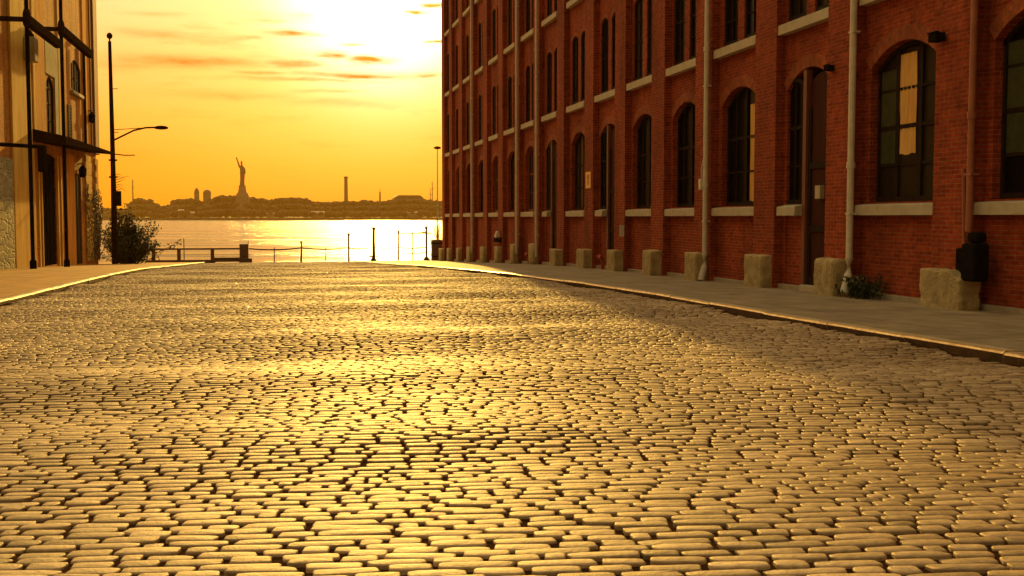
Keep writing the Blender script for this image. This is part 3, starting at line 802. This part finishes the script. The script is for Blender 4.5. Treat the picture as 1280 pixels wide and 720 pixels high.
# ------------------------------------------------------------------ bush, lamp pole
g = random.Random(9)
t_ = thing('bush', 'large dark leafy bush at the foot of the lamp pole beside the ochre building', 'bush', (-8.15, 65.0, G(65.0)+SW))
d = MB(); st = MB(); pts = []
def lim(q): return q
for k in range(120):
    a = g.uniform(0, 6.28); rr = abs(g.gauss(0, .95)); hgt = g.uniform(1.0, 3.1)*(1-.20*min(rr, 1.8))
    if g.random() < .12: hgt *= 1.15
    bx, by = rr*.35*math.cos(a), rr*.35*math.sin(a); tx, ty = rr*1.15*math.cos(a), rr*1.0*math.sin(a)
    mid = Vector((tx*.6, ty*.6, hgt*.55))
    st.tube([(bx, by, 0), mid, (tx, ty, hgt)], [.02, .013, .004], 5)
    for _ in range(95):
        u = g.uniform(.12, 1.02); q = Vector((bx, by, 0)).lerp(mid, min(1, u*2)) if u < .5 else mid.lerp(Vector((tx, ty, hgt)), (u-.5)*2)
        s_ = .16*(1.15-u*.6); pts.append(q+Vector((g.gauss(0, s_), g.gauss(0, s_), g.gauss(0, s_*.8))))
leaves(d, [q for q in pts if q.z > .02], .13, g); d.build('foliage', M['leaf'], t_, fix=False); st.build('stems', M['bark'], t_)

t_ = thing('lamp_pole', 'tall dark street lamp pole with a side arm rising from the bush', 'street lamp', (-8.6, 63.1, G(63.1)+SW))
z0 = G(63.1)+SW
d = MB(); d.tube([(0, 0, -.05), (0, 0, 5.5), (-.03, 0, 11.8)], [.17, .125, .085], 12); d.build('pole', M['dark_steel'], t_)
d = MB(); d.lathe((-.03, 0, 11.8), [(.04, 0), (.04, .12), (.13, .18), (.16, .3), (.1, .42), (.02, .46)], 12); d.build('pole_cap', M['dark_steel'], t_)
d = MB(); d.tube([(0, 0, 5.28-z0), (1.1, 0, 5.85-z0), (1.7, 0, 6.0-z0), (2.25, 0, 6.03-z0)], .045, 8); d.tube([(0, 0, 5.86-z0), (1.7, 0, 6.0-z0)], .02, 6); d.build('arm', M['dark_steel'], t_)
bm = bmesh.new(); bmesh.ops.create_uvsphere(bm, u_segments=12, v_segments=8, radius=1)
for v in bm.verts: v.co = Vector((2.5+v.co.x*.38, v.co.y*.16, 6.0-z0+v.co.z*(.13 if v.co.z > 0 else .09)))
MB().bm(bm).build('luminaire', M['dark_steel'], t_, smooth=True)
for z in (7.0, 9.3): d = MB(); d.tube([(-.1, 0, z), (.32, 0, z+.02)], .02, 6); d.build('step_rung', M['dark_steel'], t_)
for z in (4.6, 5.5): d = MB(); d.box(-.2, .2, -.15, .15, z, z+.08); d.build('clamp', M['dark_steel'], t_)
d = MB(); d.box(.12, .38, -.12, .12, 3.1, 3.9, b=.02); d.build('junction_box', M['dark_steel'], t_)
d = MB(); g = random.Random(3)
for k in range(7):
    z = 3.9+.14*k; a = g.uniform(-.4, .9); L = g.uniform(.3, .8)
    d.tube([(0.08, 0, z), (.08+L*.6, g.uniform(-.2, .2), z+L*.25), (.08+L, g.uniform(-.2, .2), z+L*.75*a)], [.02, .015, .006], 5)
tw = d.build('dry_vine', M['bark']); tw.location = (-8.6, 63.1, z0); tag(tw, 'dry twigs of a vine clinging halfway up the lamp pole', 'vine')

# ------------------------------------------------------------------ quay end: barrier, posts, planter
YB = 74.4; zb = G(YB)
t_ = thing('timber_barrier', 'low dark timber barrier closing the left end of the street by the water', 'barrier', (-4.9, YB, zb))
d = MB(); d.box(-3.4, 2.6, -.05, .05, .86, .97, b=.01); d.build('top_rail', M['timber'], t_)
d = MB(); d.box(-3.4, .9, -.12, .12, 0.02, .22, b=.02); d.box(.75, 2.6, -.14, .14, .08, .36, b=.02); d.build('base_beam', M['timber'], t_)
for x in (-2.9, -1.35, .72): 
    d = MB(); d.box(x-.11, x+.11, -.1, .1, -.05, .90, b=.015); d.build('post', M['timber'], t_)
d = MB(); d.box(2.42, 2.98, -.22, .22, -.05, 1.22, b=.03); d.box(2.38, 3.2, -.3, .3, -.05, .30, b=.03); d.build('end_block', M['timber'], t_)

GP = 'cable fence posts along the quay'
posts = [(-5.95, .62, .03, 'thin leaning stake behind the timber barrier at the quay'), (-1.95, .45, .02, 'thin stick standing beside the end block of the timber barrier'),
         (1.42, 1.25, .06, 'short dark fence post alone in the middle of the quay edge'), (4.52, 1.75, .075, 'thin fence post left of the thick one on the quay'),
         (6.15, 2.15, .115, 'thick dark fence post with a cap where the upper cable starts'), (7.78, 1.95, .07, 'thin fence post right of the thick one on the quay'),
         (9.68, 2.2, .085, 'dark fence post with a cross piece beside the planter'),
         (-.3, 1.0, .035, 'short thin post nearest the end block of the timber barrier'), (3.0, 1.0, .035, 'short thin post between the lone capped post and the taller thin one'),
         (8.75, 2.0, .045, 'plain thin fence post just left of the one with the cross piece')]
for k, (x, h, r_, l_) in enumerate(posts):
    t_ = thing('fence_post', l_, 'post', (x, 74.6, G(74.6)), GP)
    hh = h if k > 1 else h+1.0
    b0 = 0
    d = MB(); d.tube([(0, 0, -.05), (.02*(k % 3), 0, hh)], [r_, r_*.85], 10); d.build('post', M['dark_steel'], t_)
    if k in (2, 3, 4, 5, 6):
        d = MB(); d.lathe((.02*(k % 3), 0, hh-.02), [(r_*1.3, 0), (r_*1.5, .05), (r_*1.2, .13), (r_*.3, .2)], 10); d.build('cap', M['dark_steel'], t_)
    if k in (4, 6):
        d = MB(); d.box(-.32, .32, -.03, .03, hh-.35 if k == 6 else .3, hh-.27 if k == 6 else .42); d.lathe((0, 0, -.02), [(.26, 0), (.24, .14), (.12, .3)], 10); d.build('cross_piece', M['dark_steel'], t_)
def cable(pts, r_, label):
    q = []
    for a, b in zip(pts, pts[1:]):
        for k in range(9):
            t = k/8; p_ = Vector(a).lerp(Vector(b), t); p_.z -= .10*4*t*(1-t); q.append(p_)
    d = MB(); d.tube(q, r_, 6); o = d.build('fence_cable', M['dark_steel']); tag(o, label, 'cable', 'cables between the quay posts')
cz = G(74.6)
cable([(-1.9, 74.6, cz+.92), (1.42, 74.6, cz+.95), (4.52, 74.6, cz+.95), (6.15, 74.6, cz+.98), (7.78, 74.6, cz+.98), (9.68, 74.6, cz+.98)], .045, 'lower cable sagging along the whole row of quay posts')
cable([(6.15, 74.6, cz+2.0), (7.78, 74.6, cz+1.9), (9.68, 74.6, cz+2.0)], .042, 'upper cable between the thick quay post and the planter')

cable([(6.15, 74.6, cz+.62), (7.78, 74.6, cz+.66), (9.68, 74.6, cz+.64)], .03, 'lowest short cable between the thick quay post and the planter')
t_ = thing('planter', 'tall dark wooden planter at the corner of the quay holding a bare shrub', 'planter', (10.2, 73.2, G(73.2)+SW))
d = MB()
for k in range(5): d.box(-.36+k*.145, -.36+k*.145+.135, -.33, .33, -.05, 1.35+.03*(k % 2), b=.01)
d.build('box', M['timber'], t_); d = MB()
for z in (.25, 1.1): d.box(-.38, .38, -.35, .35, z, z+.07)
d.build('band', M['black_iron'], t_)
g = random.Random(8); d = MB(); pts = []
for k in range(9):
    a = g.uniform(0, 6.28); L = g.uniform(.4, .95); tip = (math.cos(a)*.3, math.sin(a)*.3, 1.4+L)
    d.tube([(math.cos(a)*.1, math.sin(a)*.1, 1.3), (math.cos(a)*.15, math.sin(a)*.15, 1.4+L*.5), tip], [.014, .01, .004], 5)
    pts += [Vector((math.cos(a)*.15, math.sin(a)*.15, 1.3)).lerp(Vector(tip), g.random())+Vector((g.gauss(0, .06), g.gauss(0, .06), g.gauss(0, .05))) for _ in range(14)]
sh = d.build('shrub', M['bark']); sh.location = (10.2, 73.2, G(73.2)+SW)
tag(sh, 'small sparse shrub standing in the dark planter at the quay corner', 'shrub')
d = MB(); leaves(d, pts, .10, g); lv = d.build('foliage', M['leaf'], sh, fix=False)

# lamp standing in the water basin behind the warehouse corner
t_ = thing('pier_light', 'slender far lamp mast just left of the warehouse corner', 'lamp', (30.1, 215, WATER-.5))
H_ = 18.3
d = MB(); d.tube([(0, 0, 0), (0, 0, H_-.3)], [.13, .08], 8); d.build('mast', M['zinc'], t_)
d = MB(); d.lathe((0, 0, H_-.5), [(.1, 0), (.6, .1), (.75, .3), (.5, .5), (.1, .6)], 10); d.build('lamp_head', M['dark_steel'], t_)

# ------------------------------------------------------------------ FAR SHORE
def ux(u): return -249.7+(u-150)*1.300
def vz(v): return 14.1+(262-v)*1.314
env = [(-900, 22), (ux(100), vz(258)), (ux(150), vz(261)), (ux(156), vz(254)), (ux(163), vz(247)), (ux(175), vz(249)), (ux(182), vz(249)), (ux(190), vz(255)), (ux(199), vz(259)), (ux(205), vz(255)),
       (ux(212), vz(249)), (ux(230), vz(248)), (ux(246), vz(251)), (ux(258), vz(248)), (ux(268), vz(244)), (ux(291), vz(243.5)), (ux(310), vz(245)), (ux(318), vz(246.5)), (ux(331), vz(249)), (ux(343), vz(247)), (ux(352), vz(246)),
       (ux(374), vz(246)), (ux(380), vz(248)), (ux(389), vz(251)), (ux(410), vz(251)), (ux(440), vz(250)), (ux(462), vz(249)), (ux(470), vz(251)), (ux(485), vz(249.5)), (ux(496), vz(247)), (ux(531), vz(247)), (ux(545), vz(248.5)), (ux(560), vz(249)), (900, 24)]
g = random.Random(31)
bm0 = bmesh.new(); bmesh.ops.create_icosphere(bm0, subdivisions=2, radius=1); bm0.verts.index_update()
IV = [v.co.copy() for v in bm0.verts]; IF = [tuple(v.index for v in f.verts) for f in bm0.faces]; bm0.free()
def blob(mb, c, r_, sz=1.):
    ph = g.uniform(0, 99)
    mb.add([(c[0]+v.x*r_*k_, c[1]+v.y*r_*k_, c[2]+v.z*r_*sz*k_) for v in IV for k_ in (1+.45*noise.noise(Vector((v.x*2+ph, v.y*2, v.z*2))),)], IF)
d = MB()
x = -640.
while x < 640:
    e = interp(env, x)
    for row in range(3):
        r_ = g.uniform(3.2, 6.2); top = e-r_*.75+g.uniform(-1.2, .6)-row*e*.30
        if top < 2: continue
        blob(d, (x+g.uniform(-3, 3), 1955-row*18+g.uniform(-12, 12), max(top, 2)), r_, g.uniform(.7, 1.05))
    r_ = g.uniform(6, 9); blob(d, (x, 1965, e*.5), r_, e*.5/r_*.9)
    x += g.uniform(2.2, 4.5)
tr = d.build('distant_trees', M['far_tree'], smooth=False, fix=False); tag(tr, 'hazy mass of trees along the far shore of the harbour', 'trees', kind='stuff')

# statue on its pedestal
t_ = thing('statue', 'distant tall robed statue with one raised arm on a stepped pedestal', 'statue', (-58.5, 1935, 2))
d = MB()
def taper(z0, z1, a, b, n=4):
    d.add([(sx*a, sy*a, z0) for sx, sy in ((-1, -1), (1, -1), (1, 1), (-1, 1))]+[(sx*b, sy*b, z1) for sx, sy in ((-1, -1), (1, -1), (1, 1), (-1, 1))],
          [(0, 1, 2, 3), (4, 5, 6, 7), (0, 1, 5, 4), (1, 2, 6, 5), (2, 3, 7, 6), (3, 0, 4, 7)])
taper(0, 36, 12, 10.5); taper(36, 40, 10, 9); taper(40, 51, 7.2, 5.2); taper(51, 52.5, 6.0, 6.0)
d.build('pedestal', M['far_wall'], t_)
d = MB(); prof = [(52.5, 4.6, 0), (56, 4.4, 0), (62, 4.1, .2), (68, 4.3, .3), (74, 4.4, .2), (80, 3.9, 0), (84, 3.7, -.2), (86.5, 2.2, -.5), (87.5, 1.3, -.6), (89, 1.7, -.7), (91, 1.9, -.7), (93, 1.3, -.7), (94, .4, -.7)]
n = 14; vs = []; fs = []
for k, (z, r_, ox) in enumerate(prof):
    for j in range(n):
        a = 2*math.pi*j/n; f_ = 1+(.10*math.sin(a*5+z*.2) if z < 82 else 0); vs.append((ox+r_*.86*f_*math.cos(a), r_*.8*f_*math.sin(a), z))
for k in range(len(prof)-1):
    for j in range(n): fs.append((k*n+j, k*n+(j+1) % n, (k+1)*n+(j+1) % n, (k+1)*n+j))
fs += [tuple(range(n)), tuple((len(prof)-1)*n+j for j in range(n))]
d.add(vs, fs)
d.tube([(-2.2, 0, 82), (-4.6, 0, 85.5), (-6.2, 0, 91), (-8.2, 0, 97)], [1.9, 1.6, 1.3, 1.0], 10)
d.tube([(2.6, 0, 83), (4.4, -.6, 79), (4.6, -1.5, 75)], [1.5, 1.4, 1.1], 10); d.box(3.2, 5.8, -2.2, -1.2, 72, 80)
d.build('figure', M['copper'], t_, smooth=True)
d = MB(); d.lathe((-8.5, 0, 96.5), [(.5, 0), (1.3, 1.2), (1.3, 1.6), (.8, 2.6), (.15, 4.2)], 8); d.build('raised_lamp', M['copper'], t_)

def tower(name, label, cat, x, y, parts):
    t = thing(name, label, cat, (x, y, 2))
    for pn, mat, fn in parts:
        q = MB(); fn(q); q.build(pn, mat, t)
    return t
tower('water_tower', 'slim pointed tower rising from the far trees left of the statue', 'tower', ux(239), 1960,
      [('shaft', M['far_wall'], lambda q: q.box(-4, 4, -4, 4, 0, 40)), ('spire', M['copper'], lambda q: q.lathe((0, 0, 40), [(4.6, 0), (4.2, 2), (3.2, 6), (.3, 9.5)], 10))])
tower('domed_building', 'squat domed building above the far trees between tower and statue', 'building', ux(252), 1960,
      [('wall', M['far_wall'], lambda q: q.box(-6.3, 6.3, -6, 6, 0, 39)), ('dome', M['copper'], lambda q: q.lathe((0, 0, 39), [(6.8, 0), (6.6, 3), (5, 5.6), (2.6, 7), (.3, 7.6)], 14))])
tower('chimney', 'tall slightly tapered brick chimney on the far shore', 'chimney', ux(429)+2, 1960,
      [('stack', M['far_wall'], lambda q: q.lathe((0, 0, 0), [(3.8, 0), (2.9, 67)], 14)), ('rim', M['copper'], lambda q: q.lathe((0, 0, 67), [(3.4, 0), (3.4, 3), (2.8, 3.2)], 14))])
tower('radio_mast', 'thin pale mast right of the chimney on the far shore', 'mast', ux(474)+2, 1960,
      [('shaft', M['far_wall'], lambda q: q.tube([(0, 0, 0), (0, 0, 44)], [2.0, 1.3], 8)), ('tip', M['far_wall'], lambda q: q.tube([(0, 0, 44), (0, 0, 52)], [.5, .2], 6))])
def hall(q):
    q.box(-26, 26, -14, 14, 0, 33)
tower('flat_hall', 'broad flat-roofed hall above the far trees near the warehouse corner', 'hall', ux(514), 1975,
      [('wall', M['far_wall'], hall), ('roof', M['copper'], lambda q: q.add([(x, y, z) for y in (-15, 15) for x, z in ((-27, 33), (-18, 38.3), (20, 38.3), (27, 33))], [(0, 1, 2, 3), (4, 5, 6, 7), (0, 1, 5, 4), (1, 2, 6, 5), (2, 3, 7, 6), (3, 0, 4, 7)]))])
for (u, h, r_, l_) in ((546, 62, 1.1, 'thin far mast standing nearest the warehouse corner'), (543.5, 50, .8, 'shorter thin far mast left of the taller one by the warehouse'), (160, 62, 1.4, 'thin far mast above the pale trees right of the lamp pole')):
    t = thing('mast', l_, 'mast', (ux(u), 1960, 2), 'thin masts on the far shore')
    q = MB(); q.tube([(0, 0, 0), (0, 0, h)], [r_, r_*.6], 8); q.build('pole', M['far_wall'], t)
    q = MB(); q.tube([(-3, 0, h*.8), (3, 0, h*.8)], .5, 6); q.build('yard', M['far_wall'], t)
g = random.Random(4)
for k, (u, w_, h) in enumerate(((222, 9, 12), (233, 14, 8), (332, 12, 7), (392, 22, 9), (447, 26, 8), (516, 20, 9))):
    near = ('left of the pointed tower', 'under the pointed tower', 'right of the statue', 'left of the chimney', 'right of the chimney', 'under the flat hall')[k]
    t = thing('waterfront_shed', 'low pale shed at the far water edge %s' % near, 'shed', (ux(u), 1915, .2), 'sheds on the far shore')
    q = MB(); q.box(-w_/2, w_/2, -5, 5, 0, h); q.build('wall', M['far_wall'], t)
    q = MB(); q.add([(x, y, z) for x in (-w_/2-.5, w_/2+.5) for y, z in ((-6, h), (0, h+3), (6, h))], [(0, 1, 2), (3, 4, 5), (0, 1, 4, 3), (1, 2, 5, 4), (2, 0, 3, 5)]); q.build('roof', M['stone_trim'], t)

# ------------------------------------------------------------------ HAZE
m = bpy.data.materials.new('haze_air'); m.use_nodes = True; nt = m.node_tree; nt.nodes.clear()
out = nt.nodes.new('ShaderNodeOutputMaterial'); pv = nt.nodes.new('ShaderNodeVolumePrincipled')
pv.inputs['Color'].default_value = (1.0, .58, .12, 1); pv.inputs['Density'].default_value = .00007; pv.inputs['Anisotropy'].default_value = .35
nt.links.new(pv.outputs[0], out.inputs['Volume'])
mb = MB(); mb.box(-1450, 1450, -60, 2720, WATER-1.3, 112); hz = mb.build('haze', m); hz['kind'] = 'stuff'

# ------------------------------------------------------------------ SKY
SUN_AZ, SUN_EL = R(5.3), R(11.6)
w = bpy.data.worlds.new('World'); sc.world = w; w.use_nodes = True
nt = w.node_tree; nt.nodes.clear()
out = nt.nodes.new('ShaderNodeOutputWorld'); bg = nt.nodes.new('ShaderNodeBackground'); nt.links.new(bg.outputs[0], out.inputs[0])
bg.inputs['Strength'].default_value = .1
sky = N(nt, 'ShaderNodeTexSky', sky_type='NISHITA', sun_disc=False, sun_elevation=SUN_EL, sun_rotation=SUN_AZ, dust_density=4.0, air_density=1.5)
tc = coords(nt, 'Generated')
sp = N(nt, 'ShaderNodeSeparateXYZ'); nt.links.new(tc, sp.inputs[0])
el = math_(nt, 'ARCSINE', sp.outputs[2]); az = math_(nt, 'ARCTAN2', sp.outputs[0], sp.outputs[1])
# golden evening gradient by elevation (radians / 1.0)
K = 10.
grad = ramp(nt, math_(nt, 'MAXIMUM', el, 0), [(0, (.93, .275, .004)), (.045, (.93, .270, .003)), (.085, (.93, .325, .030)), (.13, (.92, .42, .10)), (.18, (.92, .57, .23)), (.26, (1.45, 1.02, .36)), (.55, (1.78, 1.30, .52)), (1.0, (1.30, 1.00, .52))])
nish = mixc(nt, 1.0, sky.outputs[0], (.012, .009, .005), 'MULTIPLY')
# glow around the sun
sd = (math.sin(SUN_AZ)*math.cos(SUN_EL), math.cos(SUN_AZ)*math.cos(SUN_EL), math.sin(SUN_EL))
dot = N(nt, 'ShaderNodeVectorMath', operation='DOT_PRODUCT'); nt.links.new(tc, dot.inputs[0]); dot.inputs[1].default_value = sd
ang = math_(nt, 'ARCCOSINE', math_(nt, 'MINIMUM', dot.outputs['Value'], .99999))
def gauss(width, amp):
    q = math_(nt, 'DIVIDE', ang, width); q = math_(nt, 'MULTIPLY', math_(nt, 'MULTIPLY', q, q), -1)
    return math_(nt, 'MULTIPLY', math_(nt, 'EXPONENT', q), amp)
def scalec(c, f):
    return mixc(nt, 1.0, c, f, 'MULTIPLY')
def val2col(v):
    c = N(nt, 'ShaderNodeCombineColor')
    for k in range(3): nt.links.new(v, c.inputs[k])
    return c.outputs[0]
glow = mixc(nt, 1.0, scalec((1.0, .86, .74), val2col(gauss(.064, 3.4))), scalec((.42, .27, .12), val2col(gauss(.15, .40))), 'ADD')
base = mixc(nt, 1.0, mixc(nt, 1.0, grad, glow, 'ADD'), nish, 'ADD')
# thin streaky clouds
cv = N(nt, 'ShaderNodeCombineXYZ'); nt.links.new(az, cv.inputs[0]); nt.links.new(math_(nt, 'MULTIPLY', el, 5.), cv.inputs[1])
n1 = noisen(nt, cv.outputs[0], 26, 6, .65); n2 = noisen(nt, cv.outputs[0], 9, 7, .6); n3 = noisen(nt, cv.outputs[0], 60, 4, .6)
daz = math_(nt, 'MULTIPLY', math_(nt, 'SUBTRACT', n1, .5), .045); d_el = math_(nt, 'MULTIPLY', math_(nt, 'SUBTRACT', n2, .5), .012)
az2 = math_(nt, 'ADD', az, daz); el2 = math_(nt, 'ADD', el, d_el)
CL = [(198, 24.5, 30, 3, .35), (189, 47, 32, 5, .45), (243, 81, 80, 7, .75), (369, 84, 32, 6, .8), (315, 51, 16, 2.2, .5), (369, 47, 27, 3.2, .9), (420, 73, 20, 5.5, .8), (461, 78, 27, 5, 1.), (450, 60, 20, 2.2, .7),
      (329, 96, 26, 2.2, .6), (440, 97, 62, 4, .8), (387, 103, 85, 2.4, .55), (523, 22, 17, 4.2, 1.), (541, 14, 20, 3.4, 1.), (543, 57, 18, 2.4, .9), (537, 96, 18, 2.6, .6), (427, 130, 60, 5.5, .35), (416, 116, 38, 2.2, .4), (275, 121, 65, 6, .25), (344, 31, 22, 2.4, .4)]
Fp = 1400.; yaw = R(11.76)
tot = None
for (u, v, hw, hh, s) in CL:
    a0 = yaw+math.atan((u-640)/Fp); e0 = (272-v)/Fp*1.0; k = math.cos(math.atan((u-640)/Fp))
    e0 *= k
    p1 = math_(nt, 'MULTIPLY', math_(nt, 'SUBTRACT', az2, a0), Fp/hw); p2 = math_(nt, 'MULTIPLY', math_(nt, 'SUBTRACT', el2, e0), Fp/hh)
    r2 = math_(nt, 'ADD', math_(nt, 'MULTIPLY', p1, p1), math_(nt, 'MULTIPLY', p2, p2))
    q = math_(nt, 'MULTIPLY', math_(nt, 'EXPONENT', math_(nt, 'MULTIPLY', r2, -.9)), s)
    tot = q if tot is None else math_(nt, 'MAXIMUM', tot, q)
streak = math_(nt, 'MULTIPLY', math_(nt, 'SUBTRACT', n2, .52, clamp=True), 2.0)
hi = math_(nt, 'MULTIPLY', streak, math_(nt, 'MULTIPLY', el, 7., clamp=True))
tot = math_(nt, 'ADD', math_(nt, 'MULTIPLY', tot, math_(nt, 'ADD', math_(nt, 'MULTIPLY', n3, 1.1), .45)), hi, clamp=True)
cloudc = scalec(grad, (.90, .60, .20))
cloudc = mixc(nt, 1.0, cloudc, scalec(glow, (.12, .08, .0)), 'ADD')
final = mixc(nt, math_(nt, 'MULTIPLY', tot, 1.05, clamp=True), base, cloudc)
# sky dimmed away from the sun to shape the fill light
side = math_(nt, 'ADD', math_(nt, 'MULTIPLY', math_(nt, 'POWER', math_(nt, 'MAXIMUM', math_(nt, 'ADD', math_(nt, 'MULTIPLY', dot.outputs['Value'], .5), .5), 0.), 1.7), .93), .15)
final = scalec(scalec(final, (K, K, K)), val2col(side))
nt.links.new(final, bg.inputs['Color'])

sun = bpy.data.lights.new('sun', 'SUN'); sun.energy = 4.8; sun.angle = R(.6); sun.color = (1.0, .56, .10)
so = bpy.data.objects.new('sun', sun); COL.objects.link(so)
so.rotation_euler = Vector(sd).to_track_quat('Z', 'Y').to_euler(); so.location = (0, 0, 60)

# ------------------------------------------------------------------ CAMERA
cam = bpy.data.cameras.new('camera'); co_ = bpy.data.objects.new('camera', cam); COL.objects.link(co_)
co_.location = (0, 0, 1.2); co_.rotation_euler = (R(90-3.597), 0, R(-11.759))
cam.sensor_width = 36; cam.lens = 36*1400/1280; cam.clip_start = .05; cam.clip_end = 6000
sc.camera = co_
sc.view_settings.view_transform = 'Standard'; sc.view_settings.look = 'None'; sc.view_settings.exposure = 0; sc.view_settings.gamma = 1
sc.render.engine = 'CYCLES'; sc.cycles.use_denoising = True
sc.cycles.max_bounces = 6; sc.cycles.diffuse_bounces = 3; sc.cycles.glossy_bounces = 3; sc.cycles.volume_bounces = 0
sc.cycles.sample_clamp_indirect = 4; sc.cycles.sample_clamp_direct = 0
